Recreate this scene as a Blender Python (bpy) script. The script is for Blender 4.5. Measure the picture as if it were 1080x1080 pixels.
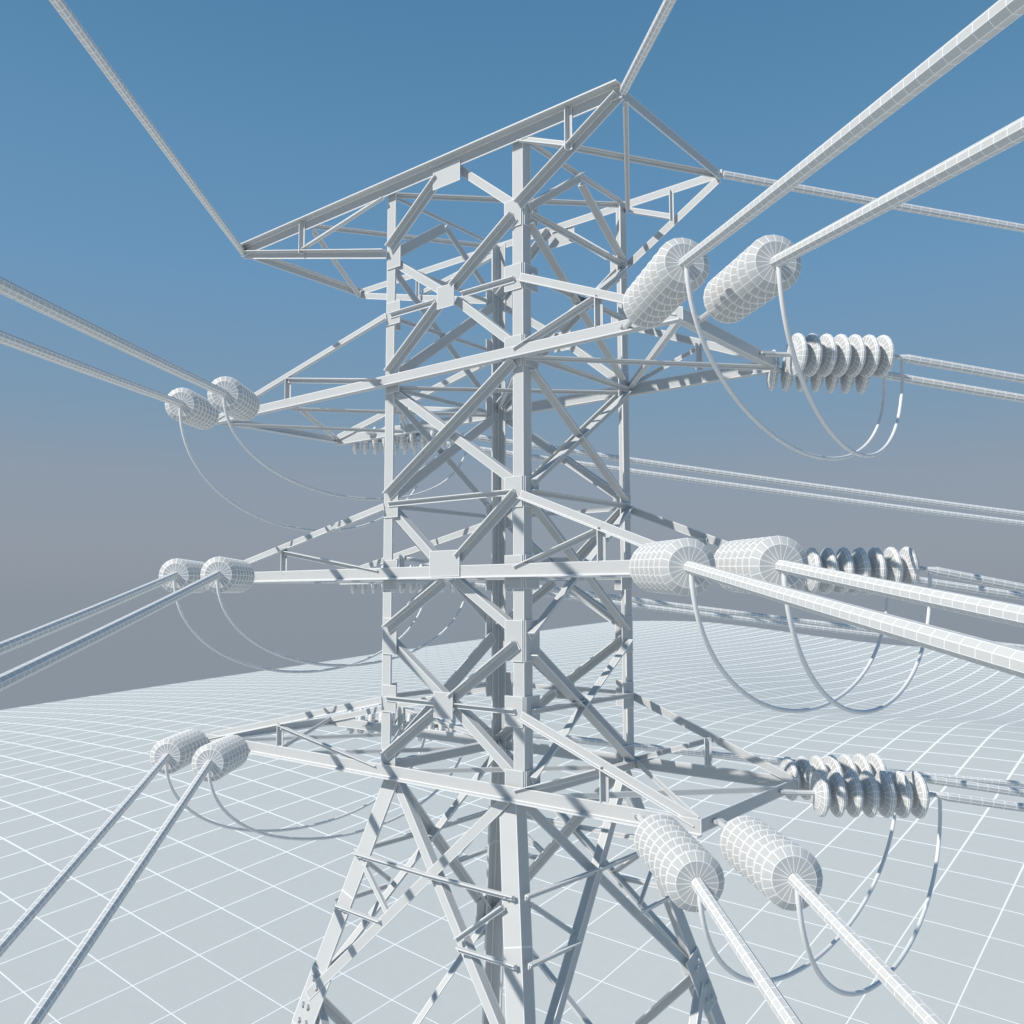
import bpy, bmesh, math, random
import numpy as np
from mathutils import Vector, Matrix

for o in list(bpy.data.objects):
    bpy.data.objects.remove(o, do_unlink=True)
scene = bpy.context.scene
COL = scene.collection

# ------------------------------------------------------------------ camera
CAM = Vector((9.397, -11.516, -0.377))
PITCH, YAW, ROLL = math.radians(5.518), math.radians(-39.023), math.radians(-0.113)
_cy, _sy, _cp, _sp = math.cos(YAW), math.sin(YAW), math.cos(PITCH), math.sin(PITCH)
_R0 = Vector((_cy, -_sy, 0)); _F = Vector((_sy*_cp, _cy*_cp, _sp)); _U0 = Vector((-_sy*_sp, -_cy*_sp, _cp))
_R = _R0*math.cos(ROLL) + _U0*math.sin(ROLL); _U = -_R0*math.sin(ROLL) + _U0*math.cos(ROLL)
cd = bpy.data.cameras.new('camera')
cd.sensor_fit = 'HORIZONTAL'; cd.sensor_width = 36.0
cd.angle = 2*math.atan(540/920.25)
cd.clip_start = 0.05; cd.clip_end = 2000
cam = bpy.data.objects.new('camera', cd); COL.objects.link(cam)
cam.matrix_world = Matrix(((_R.x, _U.x, -_F.x, CAM.x), (_R.y, _U.y, -_F.y, CAM.y), (_R.z, _U.z, -_F.z, CAM.z), (0, 0, 0, 1)))
scene.camera = cam

# ------------------------------------------------------------------ sun and sky
SUN_DIR = Vector((-0.45, -1.0, 1.04)).normalized()       # from the ground towards the sun
SUN_EL = math.asin(SUN_DIR.z)
SUN_AZ = math.atan2(SUN_DIR.x, SUN_DIR.y)
sd = bpy.data.lights.new('sun', 'SUN'); sd.energy = 4.0; sd.angle = math.radians(0.5); sd.color = (1.0, 0.955, 0.885)
sun = bpy.data.objects.new('sun', sd); COL.objects.link(sun)
sun.rotation_euler = SUN_DIR.to_track_quat('Z', 'Y').to_euler()

world = bpy.data.worlds.new('World'); scene.world = world; world.use_nodes = True
nt = world.node_tree; nt.nodes.clear(); N = nt.nodes.new; Lk = nt.links.new
out = N('ShaderNodeOutputWorld'); bg = N('ShaderNodeBackground'); Lk(bg.outputs[0], out.inputs[0])
bg.inputs['Strength'].default_value = 0.1
sky = N('ShaderNodeTexSky'); sky.sky_type = 'NISHITA'; sky.sun_disc = False
sky.sun_elevation = SUN_EL; sky.sun_rotation = SUN_AZ; sky.air_density = 1.0; sky.dust_density = 1.5; sky.ozone_density = 2.0
tc = N('ShaderNodeTexCoord'); sep = N('ShaderNodeSeparateXYZ'); Lk(tc.outputs['Generated'], sep.inputs[0])
ramp = N('ShaderNodeValToRGB'); Lk(sep.outputs['Z'], ramp.inputs[0])
stops = [(0.0, (.267, .310, .368)), (.06, (.279, .319, .382)), (.13, (.270, .325, .400)), (.20, (.208, .325, .448)),
         (.34, (.148, .309, .503)), (.48, (.109, .266, .456)), (.59, (.082, .222, .402)), (1.0, (.055, .165, .33))]
el = ramp.color_ramp.elements
while len(el) > 1: el.remove(el[0])
el[0].position = 0.0; el[0].color = (*stops[0][1], 1)
for p_, c_ in stops[1:]:
    e = el.new(p_); e.color = (*c_, 1)
mul = N('ShaderNodeVectorMath'); mul.operation = 'SCALE'; mul.inputs['Scale'].default_value = 10.0
Lk(ramp.outputs[0], mul.inputs[0])
mix = N('ShaderNodeMix'); mix.data_type = 'RGBA'; mix.inputs[0].default_value = 0.93
Lk(sky.outputs[0], mix.inputs[6]); Lk(mul.outputs[0], mix.inputs[7]); Lk(mix.outputs[2], bg.inputs['Color'])

vs = scene.view_settings; vs.view_transform = 'Standard'; vs.look = 'None'; vs.exposure = 0.0; vs.gamma = 1.0
vs.use_curve_mapping = False
scene.render.engine = 'CYCLES'
scene.render.resolution_x = scene.render.resolution_y = 1024
scene.cycles.max_bounces = 6

# ------------------------------------------------------------------ materials
def sock(nt, t, **kw):
    n = nt.nodes.new(t)
    for k, v in kw.items(): setattr(n, k, v)
    return n

def lined_material(name, base, line, rough, ground=False, gain=1.0):
    """Matte paint with thin pale lines drawn along the edges of every mesh face (mesh cell)."""
    m = bpy.data.materials.new(name); m.use_nodes = True
    nt = m.node_tree; bs = nt.nodes['Principled BSDF']
    bs.inputs['Roughness'].default_value = rough; bs.inputs['Specular IOR Level'].default_value = 0.25
    def mth(op, a, b=None):
        n = sock(nt, 'ShaderNodeMath', operation=op)
        for i, v in enumerate((a, b)):
            if v is None: continue
            if isinstance(v, (int, float)): n.inputs[i].default_value = v
            else: nt.links.new(v, n.inputs[i])
        return n.outputs[0]
    def uv(nm):
        n = sock(nt, 'ShaderNodeUVMap', uv_map=nm); s = sock(nt, 'ShaderNodeSeparateXYZ')
        nt.links.new(n.outputs[0], s.inputs[0]); return s.outputs[0], s.outputs[1]
    at = sock(nt, 'ShaderNodeAttribute', attribute_name='line_width'); lw = mth('MULTIPLY', at.outputs['Fac'], gain)
    if ground:
        u, v = uv('cell')
        du = mth('MULTIPLY', mth('PINGPONG', u, 0.5), 3.0); dv = mth('MULTIPLY', mth('PINGPONG', v, 0.5), 3.0)
        d = mth('MINIMUM', du, dv)
    else:
        a, b = uv('edge_near'); c, e = uv('edge_far')
        d = mth('MINIMUM', mth('MINIMUM', a, b), mth('MINIMUM', c, e))
    f = mth('LESS_THAN', d, lw)
    no = sock(nt, 'ShaderNodeTexNoise'); no.inputs['Scale'].default_value = 2.2; no.inputs['Detail'].default_value = 4
    gt = sock(nt, 'ShaderNodeNewGeometry'); nt.links.new(gt.outputs['Position'], no.inputs['Vector'])
    mr = sock(nt, 'ShaderNodeMapRange'); nt.links.new(no.outputs['Fac'], mr.inputs[0])
    mr.inputs[3].default_value = 0.965; mr.inputs[4].default_value = 1.035
    sc = sock(nt, 'ShaderNodeVectorMath', operation='SCALE'); sc.inputs[0].default_value = base; nt.links.new(mr.outputs[0], sc.inputs['Scale'])
    mx = sock(nt, 'ShaderNodeMix', data_type='RGBA'); nt.links.new(f, mx.inputs[0]); nt.links.new(sc.outputs[0], mx.inputs[6])
    mx.inputs[7].default_value = (*line, 1)
    nt.links.new(mx.outputs[2], bs.inputs['Base Color'])
    return m

M_STEEL = lined_material('painted_steel', (.555, .562, .56), (.76, .765, .765), .5)
M_DISC = lined_material('glazed_insulator', (.58, .58, .57), (.90, .90, .90), .5)
M_WIRE = lined_material('conductor_sheath', (.60, .60, .59), (.90, .90, .90), .55)
M_CABLE = lined_material('jumper_sheath', (.80, .80, .80), (.85, .85, .85), .5)
M_GROUND = lined_material('ground_sheet', (.53, .55, .535), (.88, .89, .88), .9, ground=True)

# ------------------------------------------------------------------ mesh helpers
class MB:
    """Collects quads; each face carries its distances to its own edges in two UV maps."""
    def __init__(s): s.v = []; s.f = []; s.smooth = False
    def vert(s, p): s.v.append(Vector(p)); return len(s.v)-1
    def quad(s, a, b, c, d): s.f.append((a, b, c, d))
    def build(s, name, mat, parent=None, origin=None, lw=0.0009, lwf=None, smooth=None):
        o0 = Vector(origin) if origin is not None else sum(s.v, Vector())/len(s.v)
        me = bpy.data.meshes.new(name)
        me.from_pydata([tuple(p-o0) for p in s.v], [], s.f)
        u1 = me.uv_layers.new(name='edge_near'); u2 = me.uv_layers.new(name='edge_far')
        for poly in me.polygons:
            P = [me.vertices[i].co for i in poly.vertices]
            if len(P) == 4:
                ab, bc, cd_, da = ((P[1]-P[0]).length, (P[2]-P[1]).length, (P[3]-P[2]).length, (P[0]-P[3]).length)
                n = [(0, 0), (ab, 0), (cd_, bc), (0, da)]; f = [(ab, da), (0, bc), (0, 0), (cd_, 0)]
            else:
                n = f = [(1, 1)]*len(P)
            for k, li in enumerate(poly.loop_indices):
                u1.data[li].uv = n[k]; u2.data[li].uv = f[k]
        at = me.attributes.new('line_width', 'FLOAT', 'POINT')
        at.data.foreach_set('value', [(lwf if lwf else lw*(p-CAM).length) for p in s.v])
        me.materials.append(mat)
        if smooth is not None:
            for poly in me.polygons: poly.use_smooth = True
            me.set_sharp_from_angle(angle=math.radians(smooth))
        ob = bpy.data.objects.new(name, me); COL.objects.link(ob)
        if parent is not None:
            ob.parent = parent; ob.location = o0 - world_loc(parent)
        else: ob.location = o0
        return ob

def world_loc(o):
    l = Vector(o.location)
    while o.parent is not None:
        o = o.parent; l = l + Vector(o.location)
    return l

def angle_bar(m, p0, p1, w, t, a, b, w2=None, cuts=()):
    """Rolled L-section: corner line p0-p1, one flange along a, the other along b."""
    p0, p1 = Vector(p0), Vector(p1); e = (p1-p0).normalized()
    a = Vector(a); a = (a - e*a.dot(e)).normalized()
    b = Vector(b); b = (b - e*b.dot(e)); b = (b - a*a.dot(b)).normalized()
    w2 = w2 or w
    prof = [(0, 0), (w, 0), (w, t), (t, t), (t, w2), (0, w2)]
    flip = a.cross(b).dot(e) < 0
    rings = []
    for s in [0.0, *cuts, 1.0]:
        c = p0.lerp(p1, s); rings.append([m.vert(c + a*x + b*y) for x, y in prof])
    def q(i, j, k, l): m.quad(i, j, k, l) if not flip else m.quad(l, k, j, i)
    for r0, r1 in zip(rings, rings[1:]):
        for i in range(6):
            j = (i+1) % 6; q(r0[i], r0[j], r1[j], r1[i])
    r = rings[0]; q(r[0], r[3], r[2], r[1]); q(r[0], r[5], r[4], r[3])
    r = rings[-1]; q(r[1], r[2], r[3], r[0]); q(r[3], r[4], r[5], r[0])

def slab(m, c, h, v, n, hw, hv, t):
    """Flat plate: centre c of its back face, half sizes along h and v, thickness t along n."""
    c, h, v, n = Vector(c), Vector(h).normalized(), Vector(v).normalized(), Vector(n).normalized()
    B = [m.vert(c + h*x*hw + v*y*hv) for x, y in ((-1, -1), (1, -1), (1, 1), (-1, 1))]
    T = [m.vert(c + h*x*hw + v*y*hv + n*t) for x, y in ((-1, -1), (1, -1), (1, 1), (-1, 1))]
    fl = h.cross(v).dot(n) < 0
    def q(*i): m.quad(*(i if not fl else i[::-1]))
    q(*T); q(*B[::-1])
    for i in range(4):
        j = (i+1) % 4; q(B[i], B[j], T[j], T[i])

def tube(m, pts, r, n=8, cap=True, twist=0.0):
    pts = [Vector(p) for p in pts]; rings = []; up = Vector((0, 0, 1))
    for i, p in enumerate(pts):
        t = (pts[min(i+1, len(pts)-1)] - pts[max(i-1, 0)]).normalized()
        x = t.cross(up); x = x.normalized() if x.length > 1e-4 else Vector((1, 0, 0)); y = x.cross(t)
        rr = r[i] if isinstance(r, (list, tuple)) else r
        rings.append([m.vert(p + x*math.cos(2*math.pi*k/n+twist)*rr + y*math.sin(2*math.pi*k/n+twist)*rr) for k in range(n)])
    for a, b in zip(rings, rings[1:]):
        for k in range(n):
            j = (k+1) % n; m.quad(a[k], b[k], b[j], a[j])
    if cap:
        m.f.append(tuple(rings[0])); m.f.append(tuple(rings[-1][::-1]))

def hexbolt(m, c, n, r=.042, h=.045):
    c, n = Vector(c), Vector(n).normalized(); tube(m, [c, c+n*h], r, 6)

def thing(name, loc, label, cat, group=None):
    o = bpy.data.objects.new(name, None); o.empty_display_size = .2; o.location = loc; COL.objects.link(o)
    o['label'] = label; o['category'] = cat
    if group: o['group'] = group
    return o
def tag(o, label, cat, group=None):
    o['label'] = label; o['category'] = cat
    if group: o['group'] = group
    return o

# ------------------------------------------------------------------ ground
CELL, GX0, GY0 = 3.0, -26.307, 13.770
def plane_z(x, y): return -18.901 - .0734*x + .0956*y
CTRL = [(-26, 14, 0), (-12.5, 15.5, 0), (-27, 3, 0), (-40, 14, 0), (-40, 30, 0), (-50, 20, -.2), (-30, 32, 0), (-20, 25, 0), (-56, 42, -.7), (-45, 50, -.6),
        (.7, 31, .9), (.7, 37, 1.0), (-2.3, 29, .8), (-2.3, 46, 1.0), (-8.3, 46, .7), (8, 40, 1.2),
        (-65, 25, -1.4), (-80, 28, -2.9), (-95, 32, -4.9), (-112, 35.3, -7.4), (-112, 56, -8.1), (-112, 78.4, -9.0), (-112, 125.6, -10.9), (-112, 180, -13.4),
        (-88, 181, -11.5), (-63, 181, -12.1), (-41, 181, -12.3), (-20.7, 181, -10.6), (10, 181, -9.5),
        (-20, 72, -1.0), (-5, 71, .7), (-12, 57, .5), (6, 70, 1.0), (-24, 90, -4.9), (-8, 90, -3.4), (8, 90, -2.6), (-45, 70, -2.0), (-40, 95, -4.4), (-70, 80, -4.3), (-85, 110, -7.4),
        (-30, 120, -8.3), (-8, 120, -7.4), (15, 120, -6.5), (-55, 135, -8.6), (-35, 150, -10.6),
        (0, 0, .3), (0, -40, 0), (-50, -40, 0), (-78, -20, -2), (-112, -40, -7), (40, 0, .5), (60, 60, 0), (90, -60, 0), (90, 120, -6), (60, 175, -9), (90, 180, -10), (-112, -90, -7), (30, -90, 0)]
_P = np.array([c[:2] for c in CTRL], float)/50; _D = np.array([c[2] for c in CTRL], float)
def _tps(r): return np.where(r > 1e-9, r*r*np.log(np.maximum(r, 1e-9)), 0)
_A = _tps(np.linalg.norm(_P[:, None]-_P[None], axis=2)) + np.eye(len(_P))*2e-3
_Q = np.hstack([np.ones((len(_P), 1)), _P])
_S = np.block([[_A, _Q], [_Q.T, np.zeros((3, 3))]])
_W = np.linalg.solve(_S, np.concatenate([_D, np.zeros(3)]))
def ground_z(x, y):
    q = np.array([[x, y]], float)/50
    r = _tps(np.linalg.norm(q[:, None]-_P[None], axis=2))
    return plane_z(x, y) + float((r @ _W[:-3] + _W[-3] + q @ _W[-2:])[0])
SUB = 2
NI0, NI1, NJ0, NJ1 = -29, 38, -34, 56
xs = [GX0 + CELL*(NI0 + i/SUB) for i in range((NI1-NI0)*SUB+1)]
ys = [GY0 + CELL*(NJ0 + j/SUB) for j in range((NJ1-NJ0)*SUB+1)]
gm = MB(); nx = len(xs)
for y in ys:
    for x in xs: gm.vert((x, y, ground_z(x, y)))
for j in range(len(ys)-1):
    for i in range(nx-1):
        a = j*nx+i; gm.quad(a, a+1, a+1+nx, a+nx)
ground = gm.build('ground', M_GROUND, origin=(0, 0, 0), smooth=180)
ground['kind'] = 'structure'
def line_half_width(p):                    # lines are drawn wider on the far slopes
    d = (p-CAM).length; s = max((CAM.z-plane_z(p.x, p.y))/d, .12)
    return .00032*d*min(math.sqrt((1+s*s)/2)/s, 3.5)
ground.data.attributes['line_width'].data.foreach_set('value', [line_half_width(v.co) for v in ground.data.vertices])
_uv = ground.data.uv_layers.new(name='cell')
for lp in ground.data.loops:
    p = ground.data.vertices[lp.vertex_index].co
    _uv.data[lp.index].uv = ((p.x-GX0)/CELL, (p.y-GY0)/CELL)

# ------------------------------------------------------------------ pylon
Z = [6.662, 5.461, 4.45, 3.257, 1.187, 0.0, -1.023, -2.039, -3.185]
ZJ = -6.62                                    # first joint of the splayed legs
ZK = -12.4
A_ = 1.5
LEG0, SPLAY = 1.42, .265
GZ = ground_z(0, 0)
pylon = thing('electricity_pylon', (0, 0, GZ), 'tall white lattice steel pylon with splayed legs carrying three crossarms and an earth-wire arm', 'pylon')
ZV = Vector((0, 0, 1))
FACES = [(Vector((0, -1, 0)), Vector((1, 0, 0)), 0), (Vector((1, 0, 0)), Vector((0, 1, 0)), 1),
         (Vector((0, 1, 0)), Vector((-1, 0, 0)), 0), (Vector((-1, 0, 0)), Vector((0, -1, 0)), 1)]
TS = .018
# corner posts
for sx in (-1, 1):
    for sy in (-1, 1):
        m = MB(); angle_bar(m, (sx*A_, sy*A_, Z[8]-.06), (sx*A_, sy*A_, Z[0]-.02), .20, .026, (-sx, 0, 0), (0, -sy, 0))
        m.build('corner_post', M_STEEL, pylon)

def fp(f, s, z, off): n, h, _ = f; return h*(s*A_) + n*(A_+off) + ZV*z
def rising(f, s0, z0, s1, z1, w=.14, name='diagonal_brace', gap0=.1, gap1=.1):
    """'/' brace: outstanding leg outwards along its upper left edge."""
    n, h, _ = f; p0, p1 = fp(f, s0, z0, .024), fp(f, s1, z1, .024); e = (p1-p0).normalized(); p0 += e*gap0; p1 -= e*gap1
    per = e.cross(n); per = per if per.z < 0 else -per
    m = MB(); angle_bar(m, p0-per*w*.5, p1-per*w*.5, w, TS, per, n, w2=w*.95); return m.build(name, M_STEEL, pylon)
def falling(f, s0, z0, s1, z1, w=.138, name='diagonal_brace', gap0=.1, gap1=.1):
    """'\\' brace: flat side out, outstanding leg inwards."""
    n, h, sd = f; off = -.03
    p0, p1 = fp(f, s0, z0, off), fp(f, s1, z1, off); e = (p1-p0).normalized(); p0 += e*gap0; p1 -= e*gap1
    per = e.cross(n); per = per if per.z < 0 else -per
    m = MB()
    if sd: angle_bar(m, p0+e*.06+per*w*.65, p1-e*.12+per*w*.65, w*1.35, TS, -per, n, w2=w*1.1)
    else: angle_bar(m, p0-per*w*.5, p1-per*w*.5, w, TS, per, -n)
    return m.build(name, M_STEEL, pylon)
def level(f, z, w=.085, s0=-1, s1=1, off=.022):
    n, h, _ = f; p0, p1 = fp(f, s0, z, off) + h*.14, fp(f, s1, z, off) - h*.14
    m = MB(); angle_bar(m, p0+ZV*w*.5, p1+ZV*w*.5, w, .014, -ZV, n, w2=w*.8); return m.build('horizontal_brace', M_STEEL, pylon)
def plate(f, s, z, hw, hv, off=.003, t=.016):
    n, h, _ = f; m = MB(); slab(m, h*s + n*(A_+off) + ZV*z, h, ZV, n, hw, hv, t); return m.build('gusset_plate', M_STEEL, pylon)

for f in FACES:
    sd = f[2]
    # panel 0-1: two bars up to the middle of the top beam
    if sd == 0: rising(f, -1, Z[1], -.08, Z[0]-.14, gap0=.18, gap1=.09); falling(f, .1, Z[0]-.1, 1, Z[1], gap0=.0, gap1=.12)
    else: rising(f, -1, Z[1], 0, Z[0]-.12, gap0=.14, gap1=.0); falling(f, 0, Z[0]-.12, 1, Z[1], gap0=.03, gap1=.12)
    # panel 1-3: cross with a middle plate on the two beam faces
    if sd == 0:
        rising(f, -1, Z[3], 0, Z[2], gap0=.2, gap1=.2); rising(f, 0, Z[2], 1, Z[1], gap0=.17, gap1=.14)
        falling(f, -1, Z[1], 0, Z[2], gap0=.14, gap1=.12); falling(f, 0, Z[2], 1, Z[3], gap0=.12, gap1=.16)
        plate(f, 0, Z[2]-.03, .185, .185, off=.10)
    else:
        rising(f, -1, Z[3], 1, Z[1], gap0=.16, gap1=.14); falling(f, -1, Z[1], 1, Z[3], gap0=.14, gap1=.16)
    # panel 3-4: plain cross
    rising(f, -1, Z[4], 1, Z[3]-.06, gap0=.19, gap1=.16); falling(f, -1, Z[3]-.06, 1, Z[4], gap0=.16, gap1=.13)
    # panel 4-6: cross through the middle beam
    if sd == 0:
        falling(f, -1, Z[4], -.14, Z[5]+.1, gap0=.14, gap1=.0); rising(f, .1, Z[5]+.1, 1, Z[4], gap0=.16, gap1=.1)
        rising(f, -1, Z[6], 0, Z[5]-.14, gap0=.2, gap1=.05); falling(f, .04, Z[5]-.1, 1, Z[6], gap0=.05, gap1=.12)
        plate(f, 0, Z[5]+.135, .32, .205, off=.092)
    else:
        falling(f, -1, Z[4], 1, Z[6], gap0=.14, gap1=.14); rising(f, -1, Z[6], 1, Z[4], gap0=.1, gap1=.14)
    # panel 6-8: cross with a middle plate
    if sd == 0:
        falling(f, -1, Z[6], 0, Z[7], gap0=.14, gap1=.12); rising(f, 0, Z[7], 1, Z[6], gap0=.17, gap1=.1)
        rising(f, -1, Z[8]+.1, 0, Z[7], gap0=.2, gap1=.2); falling(f, 0, Z[7], 1, Z[8]+.06, gap0=.12, gap1=.14)
        plate(f, 0, Z[7], .2, .2, off=.10)
    else:
        falling(f, -1, Z[6], 1, Z[8]+.06, gap0=.14, gap1=.14, w=.18); rising(f, -1, Z[8]+.1, 1, Z[6], gap0=.14, gap1=.24)
    # level bars
    for z in ((Z[4]-.03, Z[7]) if sd == 0 else (Z[1]-.03, Z[2], Z[3]-.05, Z[4]-.03, Z[7], Z[8])):
        level(f, z, w=.16 if (sd and z == Z[8]) else .085)
    if sd == 0:
        level(f, Z[2]-.05, s0=-1, s1=-.1); level(f, Z[2]-.05, s0=.1, s1=1)
    else:
        level(f, Z[0]-.05, w=.075, off=-.03); level(f, Z[5], w=.1)
    # gusset plates where the bars meet the posts
    for z, hv in ((Z[1], .22), (Z[2], .2), (Z[3]+.04, .24), (Z[4]-.02, .23), (Z[5]-.02, .25), (Z[6], .3), (Z[7], .22), (Z[8]+.12, .2)):
        for s in (-1, 1): plate(f, s*(A_-.185), z, .165, hv)

# crossarms -----------------------------------------------------------------
def chord(m, z, x0, x1, sy, w=.2, lip=.13, top=False):
    y = sy*(A_+.066)
    if top: angle_bar(m, (x0, y, z), (x1, y, z), w, .02, (0, 0, -1), (0, sy, 0), w2=lip)
    else: angle_bar(m, (x0, y, z), (x1, y, z), w, .02, (0, 0, 1), (0, sy, 0), w2=lip)
def bar(parent, name, p0, p1, w, a, b, t=.014, w2=None):
    m = MB(); angle_bar(m, p0, p1, w, t, a, b, w2=w2); return m.build(name, M_STEEL, parent)

def crossarm(zc, zu, xl, xr, ms):
    """Box crossarm: two bottom chords and end beams; upper chords, struts and plan bracing are its pieces."""
    m = MB(); zb = zc-.1
    for sy in (-1, 1): chord(m, zb, xl, xr, sy)
    for x, s in ((xl, -1), (xr, 1)):
        angle_bar(m, (x-s*.022, -A_-.04, zb+.024), (x-s*.022, A_+.04, zb+.024), .17, .02, (0, 0, 1), (-s, 0, 0), w2=.12)
    arm = m.build('crossarm', M_STEEL, pylon)
    for sy in (-1, 1):
        y = sy*(A_+.03)
        for s, xt, xm in ((-1, xl, -4.19), (1, xr, 2.84)):
            x0 = s*(A_-.05); pt = Vector((xt-s*.1, y, zc+.1)); pr = Vector((x0, y, zu))
            # the upper chord runs down from the post to the tip
            bar(arm, 'upper_chord', pr-ZV*.1, pt-ZV*.1, .13, (0, 0, 1), (0, sy, 0), w2=.075)
            k = (xm-x0)/(pt.x-x0); zt = zu + (zc+.1-zu)*k - .06
            bar(arm, 'strut', (xm, y-sy*.02, zb+.2), (xm, y-sy*.02, zt), .09, (1, 0, 0), (0, -1, 0))
            bar(arm, 'strut_brace', (xm-s*.05, y+sy*.01, zt-.03), (s*(A_+.02) if s < 0 else A_-.12, y+sy*.01, zc+.06), .085, (0, 0, -1), (0, sy, 0))
    zz = zb+.05
    Y = A_-.02
    # plan bracing, right side: two crossing diagonals
    up = (0, 0, 1)
    low = zc < 1                        # the upper arm's bars turn their flat side up
    def pb(p, q, dz, w, cx, cy):
        if low: bar(arm, 'plan_brace', (*p, zz+dz), (*q, zz+dz), w, up, (-cx, -cy, 0), w2=.055)
        else: bar(arm, 'plan_brace', (*p, zz+dz+.04), (*q, zz+dz+.04), w, (cx, cy, 0), (0, 0, -1), w2=.06)
    pb((A_, -Y), (xr-.05, Y), -.05, .09, .5, -.5)
    bar(arm, 'plan_brace', (A_, Y, zz+.06), (xr-.08, -Y, zz+.06), .085, (.5, -.5, 0), up)
    # left side is longer: two crossed panels
    xm = -4.15
    for k, (p, q, dz) in enumerate((((xl+.06, -Y), (xm, Y), -.05), ((xl+.06, Y), (xm, -Y), .07), ((xm, -Y), (-A_, Y), -.05), ((xm, Y), (-A_, -Y), .07))):
        pb(p, q, dz, .08, .4, -.6 if k % 2 == 0 else .6)
    # inside the body
    pb((-A_, -Y), (A_, Y), -.05, .08, .5, -.5)
    bar(arm, 'plan_brace', (A_, -Y, zz+.06), (-A_, Y, zz+.06), .08, up, (.5, .5, 0), w2=.05)
    return arm
XL, XR = -6.5, {3: 4.2, 5: 4.3, 8: 4.3}
crossarm(Z[3], Z[2], XL, XR[3], 0); crossarm(Z[5], Z[4]-.03, XL, XR[5], 0); crossarm(Z[8], Z[7], XL, XR[8], 0)

# earth-wire arm
m = MB(); zt = Z[0]+.07; XTL, XTR = -5.75, 3.33
for sy in (-1, 1): chord(m, zt, XTL, XTR, sy, w=.19 if sy < 0 else .14, lip=.17, top=True)
for x, s in ((XTL, -1), (XTR, 1)):
    angle_bar(m, (x-s*.022, -A_-.04, zt-.024), (x-s*.022, A_+.04, zt-.024), .16, .02, (0, 0, -1), (-s, 0, 0), w2=.12)
peak = m.build('earth_wire_arm', M_STEEL, pylon)
for sy in (-1, 1):
    y = sy*(A_+.03)
    for s, xt, xm in ((-1, XTL, -3.76), (1, XTR, 2.41)):
        x0 = s*(A_-.06); z0 = Z[1]+.04
        bar(peak, 'lower_chord', (xt-s*.08, y+sy*.01, zt-.10), (x0, y+sy*.01, z0+.07), .14, (0, 0, -1), (0, sy, 0), w2=.13)
        k = (xm-x0)/(xt-x0); zl = z0+.07 + (zt-.10-z0-.07)*k
        ys = sy*(A_+.092) if sy < 0 else y-.05
        bar(peak, 'strut', (xm, ys, zl-.06), (xm, ys, zt-(.03 if sy < 0 else .12)), .085 if sy < 0 else .06, (1, 0, 0), (0, -1, 0))
        bar(peak, 'strut_brace', (xm-s*.04, y+sy*.03, zl+.02), (s*A_, y+sy*.03, zt-.22), .09, (0, 0, 1), (0, sy, 0))
Y = A_-.02; zz = zt-.1
bar(peak, 'plan_brace', (A_, -Y, zz), (XTR-.05, Y, zz), .08, (.5, .5, 0), (0, 0, -1))
bar(peak, 'plan_brace', (A_, Y, zz-.09), (XTR-.05, -Y, zz-.09), .08, (.5, -.5, 0), (0, 0, -1))
bar(peak, 'plan_brace', (XTL+.05, Y, zz-.06), (-3.62, -Y, zz-.06), .075, (.4, .6, 0), (0, 0, -1))
bar(peak, 'plan_brace', (-3.55, -Y, zz), (-A_, Y, zz), .075, (.4, -.6, 0), (0, 0, -1))
bar(peak, 'plan_brace', (-A_, -Y, zz), (A_, Y, zz), .075, (.5, -.5, 0), (0, 0, -1))
for sy in (-1, 1):                                       # plate hung under the middle of the top beam
    m = MB(); slab(m, (0, sy*(A_+.092), Z[0]-.21), (1, 0, 0), (0, 0, 1), (0, sy, 0), .30, .17, .016); m.build('hanger_plate', M_STEEL, peak)

# splayed legs ----------------------------------------------------------------
def legpt(sx, sy, z):
    d = LEG0 + SPLAY*(Z[8]-z)
    ox = -.15 if (sx, sy) == (1, -1) else 0.0
    return Vector((sx*d + ox, sy*d, z))
for sx in (-1, 1):
    for sy in (-1, 1):
        z1 = -18.0
        for _ in range(6):
            q = legpt(sx, sy, z1); z1 = ground_z(q.x, q.y) - .15
        m = MB(); p0, p1 = legpt(sx, sy, Z[8]-.04), legpt(sx, sy, z1)
        c1 = (5.0+Z[8]+.04)/(z1-Z[8]+.04)
        angle_bar(m, p0, p1, .31, .04, (-sx, 0, 0), (0, -sy, 0), w2=.25, cuts=(abs(c1), abs(c1)*2.9, abs(c1)*5))
        m.build('splayed_leg', M_STEEL, pylon)

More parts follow.
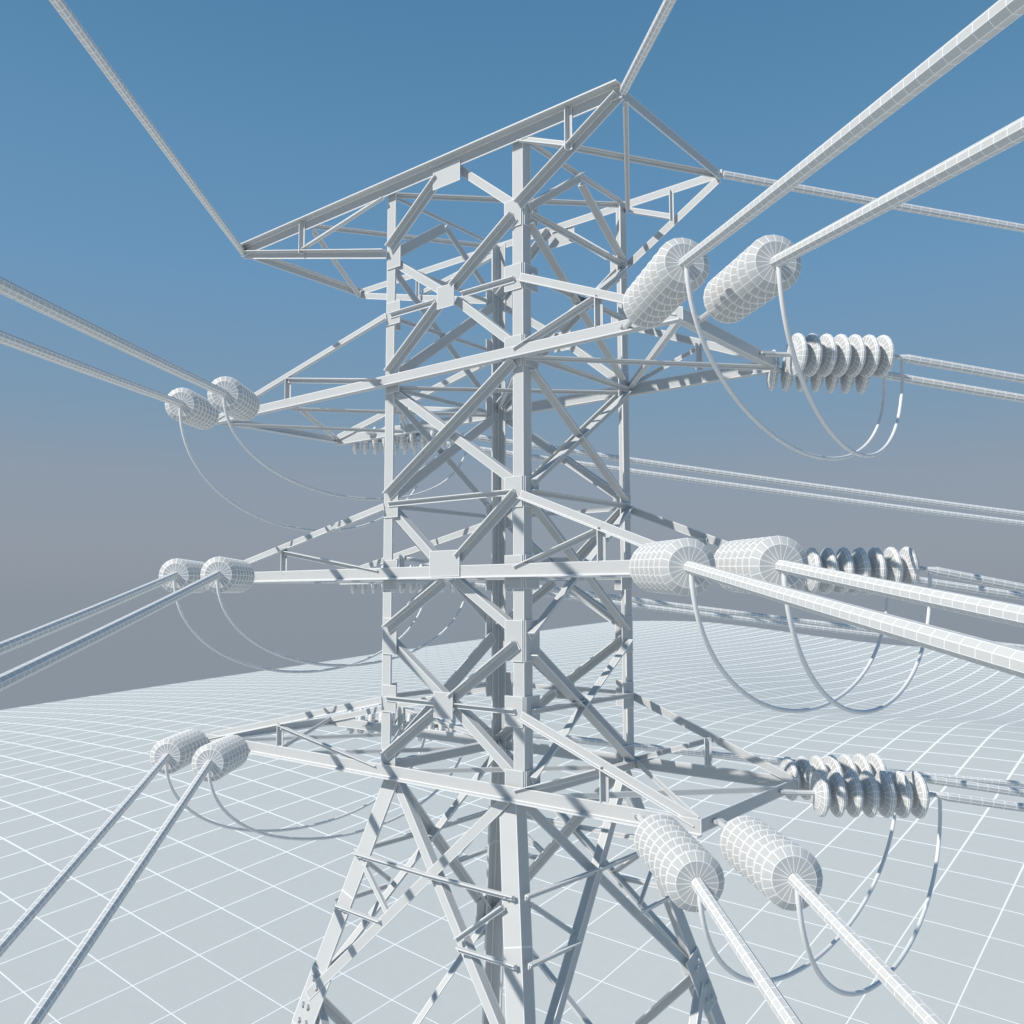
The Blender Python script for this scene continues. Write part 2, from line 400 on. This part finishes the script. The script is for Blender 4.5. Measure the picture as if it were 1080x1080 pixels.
def lp(f, s, z, off=0.0):
    """Point on a sloping leg face: s from -1 (left leg) to 1 (right leg)."""
    n, h, _ = f
    l = r = None
    for sx in (-1, 1):
        for sy in (-1, 1):
            q = legpt(sx, sy, z)
            if Vector((sx, sy, 0)).dot(n) > 0:
                if Vector((sx, sy, 0)).dot(h) < 0: l = q
                else: r = q
    return l.lerp(r, (s+1)/2) + n*off
def leg_bar(f, s0, z0, s1, z1, w, name, out_, rise, off):
    n, h, _ = f; p0, p1 = lp(f, s0, z0, off), lp(f, s1, z1, off); e = (p1-p0).normalized()
    per = e.cross(n); per = per if per.z < 0 else -per
    m = MB(); angle_bar(m, p0-per*w*.5, p1-per*w*.5, w, .02, per, n if out_ else -n, w2=w*.9); return m.build(name, M_STEEL, pylon)
for f in FACES:
    n, h, sd = f
    for za, zb in ((Z[8]-.12, ZJ), (ZJ-.1, ZK), (ZK-.1, -18.3)):
        leg_bar(f, -.93, zb, .9, za, .155, 'leg_brace', False, True, .05)
        leg_bar(f, -.9, za, .93, zb, .155, 'leg_brace', False, False, -.05)
    za, zb = Z[8]-.12, ZJ
    def half(z): return LEG0 + SPLAY*(Z[8]-z)
    def s_rise(z):
        k = (z-zb)/(za-zb); return ((1-k)*-.93*half(zb) + k*.9*half(za))/half(z)
    def s_fall(z): return -s_rise(z)
    # crossing height of the two bars
    zc = -4.55
    z2 = -5.3
    for z in (zc+.04, z2):
        leg_bar(f, -.97, z, s_rise(z)-.02, z-.02, .075, 'redundant_brace', True, True, .045)
        leg_bar(f, s_fall(z)+.02, z-.02, .97, z, .075, 'redundant_brace', True, True, .045)
    leg_bar(f, -.86, zc-.1, s_rise(z2+.08)-.04, z2+.08, .075, 'redundant_brace', False, True, .0)
    leg_bar(f, s_fall(z2+.08)+.04, z2+.08, .86, zc-.1, .075, 'redundant_brace', True, True, .05)
    # joint plates and their bolts
    for s in (-1, 1):
        top, bot = lp(f, s, ZJ+.5), lp(f, s, ZJ-.5); v = (top-bot).normalized(); hh = h*(-s)
        hh = (hh - v*v.dot(hh)).normalized(); nn = hh.cross(v); nn = nn if nn.dot(n) > 0 else -nn
        c = (top+bot)/2 + hh*.25
        m = MB(); slab(m, c+nn*.004, hh, v, nn, .24, .45, .02); pl = m.build('joint_plate', M_STEEL, pylon)
        b = MB()
        for x, y in ((-.12, .3), (.02, .22), (-.14, -.12), (-.02, -.1), (.06, -.3), (-.1, -.34)): hexbolt(b, c + nn*.024 + hh*x + v*y, nn)
        b.build('bolts', M_STEEL, pl)
    # bolts where the light bars meet the legs
    for z in (zc+.04, z2):
        for s in (-1, 1):
            b = MB()
            for d in (.09, .2): 
                q = lp(f, s, z, .058) + h*(-s)*d; hexbolt(b, q - Vector((0, 0, .01)), n, .022, .03)
            b.build('brace_bolts', M_STEEL, pylon)

# ------------------------------------------------------------------ insulators, conductors and jumpers
# where each string is tied, where its wire starts, the wire's heading and slope
RUNS = {
    ('near', 'right', 'upper', 'inner'): ((3.25, -1.5, 3.257), (5.128, -3.296, 3.187), (0.7038, -0.7104), -0.1555),
    ('near', 'right', 'upper', 'outer'): ((4.24, -1.2, 3.257), (6.044, -3.06, 3.041), (0.7038, -0.7104), -0.1721),
    ('near', 'right', 'middle', 'inner'): ((3.35, -1.5, 0.0), (5.149, -3.376, -0.08), (0.7038, -0.7104), -0.1252),
    ('near', 'right', 'middle', 'outer'): ((4.34, -1.2, 0.0), (6.04, -3.165, -0.086), (0.7038, -0.7104), -0.1222),
    ('near', 'right', 'lowest', 'inner'): ((3.35, -1.5, -3.185), (5.158, -3.368, -3.227), (0.7038, -0.7104), -0.1343),
    ('near', 'right', 'lowest', 'outer'): ((4.34, -1.2, -3.185), (6.064, -3.143, -3.069), (0.7038, -0.7104), -0.1185),
    ('near', 'left', 'upper', 'inner'): ((-5.27, -1.5, 3.257), (-3.451, -3.344, 3.033), (0.6896, -0.7242), -0.1176),
    ('near', 'left', 'upper', 'outer'): ((-6.58, -1.5, 3.257), (-4.78, -3.364, 3.04), (0.6896, -0.7242), -0.1138),
    ('near', 'left', 'middle', 'inner'): ((-5.27, -1.5, 0.0), (-3.456, -3.362, -0.011), (0.6896, -0.7242), -0.161),
    ('near', 'left', 'middle', 'outer'): ((-6.58, -1.5, 0.0), (-4.768, -3.365, -0.005), (0.6896, -0.7242), -0.1586),
    ('near', 'left', 'lowest', 'inner'): ((-5.27, -1.5, -3.185), (-3.491, -3.391, -3.054), (0.6896, -0.7242), -0.2116),
    ('near', 'left', 'lowest', 'outer'): ((-6.58, -1.5, -3.185), (-4.796, -3.389, -3.094), (0.6896, -0.7242), -0.1889),
    ('far', 'right', 'upper', 'outer'): ((4.26, 0.92, 3.257), (5.724, 2.453, 3.288), (0.707, 0.707), -0.1456),
    ('far', 'right', 'upper', 'inner'): ((3.6, 1.5, 3.257), (5.423, 2.569, 3.087), (0.707, 0.707), -0.1439),
    ('far', 'right', 'middle', 'outer'): ((4.36, 0.92, 0.0), (6.033, 2.222, 0.012), (0.707, 0.707), -0.1864),
    ('far', 'right', 'middle', 'inner'): ((3.7, 1.5, 0.0), (5.227, 2.97, -0.052), (0.707, 0.707), -0.1474),
    ('far', 'right', 'lowest', 'outer'): ((4.36, 0.92, -3.185), (6.016, 2.244, -3.217), (0.707, 0.707), -0.1596),
    ('far', 'right', 'lowest', 'inner'): ((3.7, 1.5, -3.185), (5.235, 2.961, -3.132), (0.707, 0.707), -0.1613),
    ('far', 'left', 'upper', 'outer'): ((-6.5, 1.5, 3.257), (-5.008, 3.005, 3.279), (0.707, 0.707), -0.1369),
    ('far', 'left', 'upper', 'inner'): ((-5.25, 1.5, 3.257), (-3.684, 2.929, 3.248), (0.707, 0.707), -0.1378),
    ('far', 'left', 'middle', 'outer'): ((-6.5, 1.5, 0.0), (-5.011, 3.008, 0.047), (0.707, 0.707), -0.1347),
    ('far', 'left', 'middle', 'inner'): ((-5.25, 1.5, 0.0), (-3.685, 2.93, 0.045), (0.707, 0.707), -0.1367),
    ('far', 'left', 'lowest', 'outer'): ((-6.5, 1.5, -3.185), (-5.005, 3.002, -3.252), (0.707, 0.707), -0.1346),
    ('far', 'left', 'lowest', 'inner'): ((-5.25, 1.5, -3.185), (-3.683, 2.927, -3.206), (0.707, 0.707), -0.13),
}
EARTH = [
    ((-5.75, -1.5, 6.662), (0.6896, -0.7242), -0.0903),
    ((3.33, -1.5, 6.662), (0.7038, -0.7104), -0.1426),
    ((3.33, 1.5, 6.662), (0.707, 0.707), -0.1364),
]
# jumper cables: side, crossarm, near string, far string, sag
LOOPS = [
    ('right', 'upper', 'inner', 'inner', 1.72),
    ('right', 'upper', 'outer', 'outer', 1.8),
    ('right', 'middle', 'inner', 'inner', 1.78),
    ('right', 'middle', 'outer', 'outer', 1.73),
    ('right', 'lowest', 'inner', 'inner', 1.75),
    ('right', 'lowest', 'outer', 'outer', 1.75),
    ('left', 'upper', 'inner', 'inner', 1.65),
    ('left', 'upper', 'outer', 'outer', 2.24),
    ('left', 'middle', 'inner', 'inner', 1.72),
    ('left', 'middle', 'outer', 'outer', 1.92),
    ('left', 'lowest', 'inner', 'inner', 1.69),
    ('left', 'lowest', 'outer', 'outer', 1.73),
]
def disc_mesh(m, sc=1.0):
    prof = [(-.012, .035), (0, .2), (.03, .304), (.056, .327), (.084, .325), (.144, .236), (.146, .035)]
    n = 20; rings = []
    for z, r in prof:
        rings.append([m.vert((sc*r*math.cos(2*math.pi*k/n), sc*r*math.sin(2*math.pi*k/n), z)) for k in range(n)])
    for a, b in zip(rings, rings[1:]):
        for k in range(n):
            j = (k+1) % n; m.quad(a[k], a[j], b[j], b[k])
    m.f.append(tuple(rings[0][::-1])); m.f.append(tuple(rings[-1]))
proto = {}
def disc_for(dist, sc):
    key = (round(dist/3), sc)
    if key not in proto:
        m = MB(); disc_mesh(m, sc); o = m.build('insulator_disc', M_DISC, None, origin=(0, 0, 0), lwf=.00042*dist, smooth=24)
        proto[key] = o.data; bpy.data.objects.remove(o)
    return proto[key]

def insulator(key):
    A, E = Vector(RUNS[key][0]), Vector(RUNS[key][1]); d = (E-A).normalized(); L = (E-A).length
    fb, side, lev, io = key
    root = thing('insulator_string', A, f"{io} {fb}-side string of white insulator discs on the {side} end of the {lev} crossarm", 'insulator', 'disc insulator strings on the crossarm ends')
    rot = d.to_track_quat('Z', 'Y'); root.rotation_mode = 'QUATERNION'; root.rotation_quaternion = rot
    near = fb == 'near'; me = disc_for(((A+E)/2-CAM).length, .93 if near else 1.0)
    for k in range(7):
        o = bpy.data.objects.new('insulator_disc', me); COL.objects.link(o); o.parent = root; o.location = (0, 0, (L-1.53 if near else .42) + .23*k)
    m = MB(); tube(m, [(0, 0, -.02), (0, 0, L-1.6), (0, 0, L-.02)], .038, 8)
    slab(m, (0, 0, .02), (1, 0, 0), (0, 0, 1), (0, 1, 0), .07, .1, .03)
    o = m.build('rod', M_STEEL, None, origin=(0, 0, 0), lwf=.004); o.parent = root; o.location = (0, 0, 0)

WR = .065
def wire_path(P, h, s, near, reach, step=.125):
    """Starts at P with slope s, sags and climbs again towards the next pylon of a long span."""
    h = Vector((h[0], h[1], 0)).normalized(); span = 150.0; c = -s/span if s < 0 else .0008
    ts = [0.0]; t = 0.0
    while t < near: t += step; ts.append(t)
    while t < reach: t += 3.0; ts.append(t)
    return [P + h*t + ZV*(s*t + c*t*t) for t in ts]

def conductor(key):
    A, E, h, s = RUNS[key]; E = Vector(E); fb, side, lev, io = key; back = fb == 'far'
    pts = wire_path(E, h, s, (18 if side == 'right' else 30) if back else 17, 75, .172 if back else .125)
    rr = [WR*.45, WR] + [WR]*(len(pts)-2) if back else WR
    m = MB(); tube(m, pts, rr, 8, twist=math.pi/8)
    where = 'leading away behind' if back else 'coming forward from'
    tag(m.build('power_line', M_WIRE, None, origin=E, lw=.00055, smooth=30), f"thick {io} wire {where} the {side} end of the {lev} crossarm", 'power line', 'conductor wires')

for k in RUNS:
    insulator(k); conductor(k)

for (P, h, s), lab, back in zip(EARTH, ('pale earth wire rising forward from the near left tip of the pylon peak',
        'pale earth wire rising forward from the near right tip of the pylon peak',
        'pale earth wire leading off right from the far right tip of the pylon peak'), (0, 0, 1)):
    P = Vector(P) + Vector((*h, 0))*.03 + Vector((0, .05 if back else -.05, -.03))
    m = MB(); tube(m, wire_path(P, h, s, 17, 75, .172 if back else .14), WR, 8, twist=math.pi/8)
    tag(m.build('earth_wire', M_WIRE, None, origin=P, lw=.00055, smooth=30), lab, 'earth wire', 'earth wires')

for side, lev, near, far, sag in LOOPS:
    k = ('near', side, lev, near); a = Vector(RUNS[k][1]); b = Vector(RUNS['far', side, lev, far][1])
    a = a + Vector((*RUNS[k][2], 0))*.06; b = b + Vector((.707, .707, 0))*.08
    dn = ZV*(-sag*(1.24 if lev == 'lowest' and side == 'right' else 1.31)); p1 = a + dn + Vector((*RUNS[k][2], 0))*.03; p2 = b + dn
    n = 46; pts = []
    for i in range(n+1):
        t = i/n; u = 1-t; pts.append(a*u**3 + p1*3*u*u*t + p2*3*u*t*t + b*t**3)
    m = MB(); tube(m, pts, .026, 12)
    tag(m.build('jumper_cable', M_CABLE, None, lwf=.00001, smooth=60), f"thin jumper loop hanging from the {near} near string, {side} end of the {lev} crossarm", 'jumper cable', 'looping jumper cables')
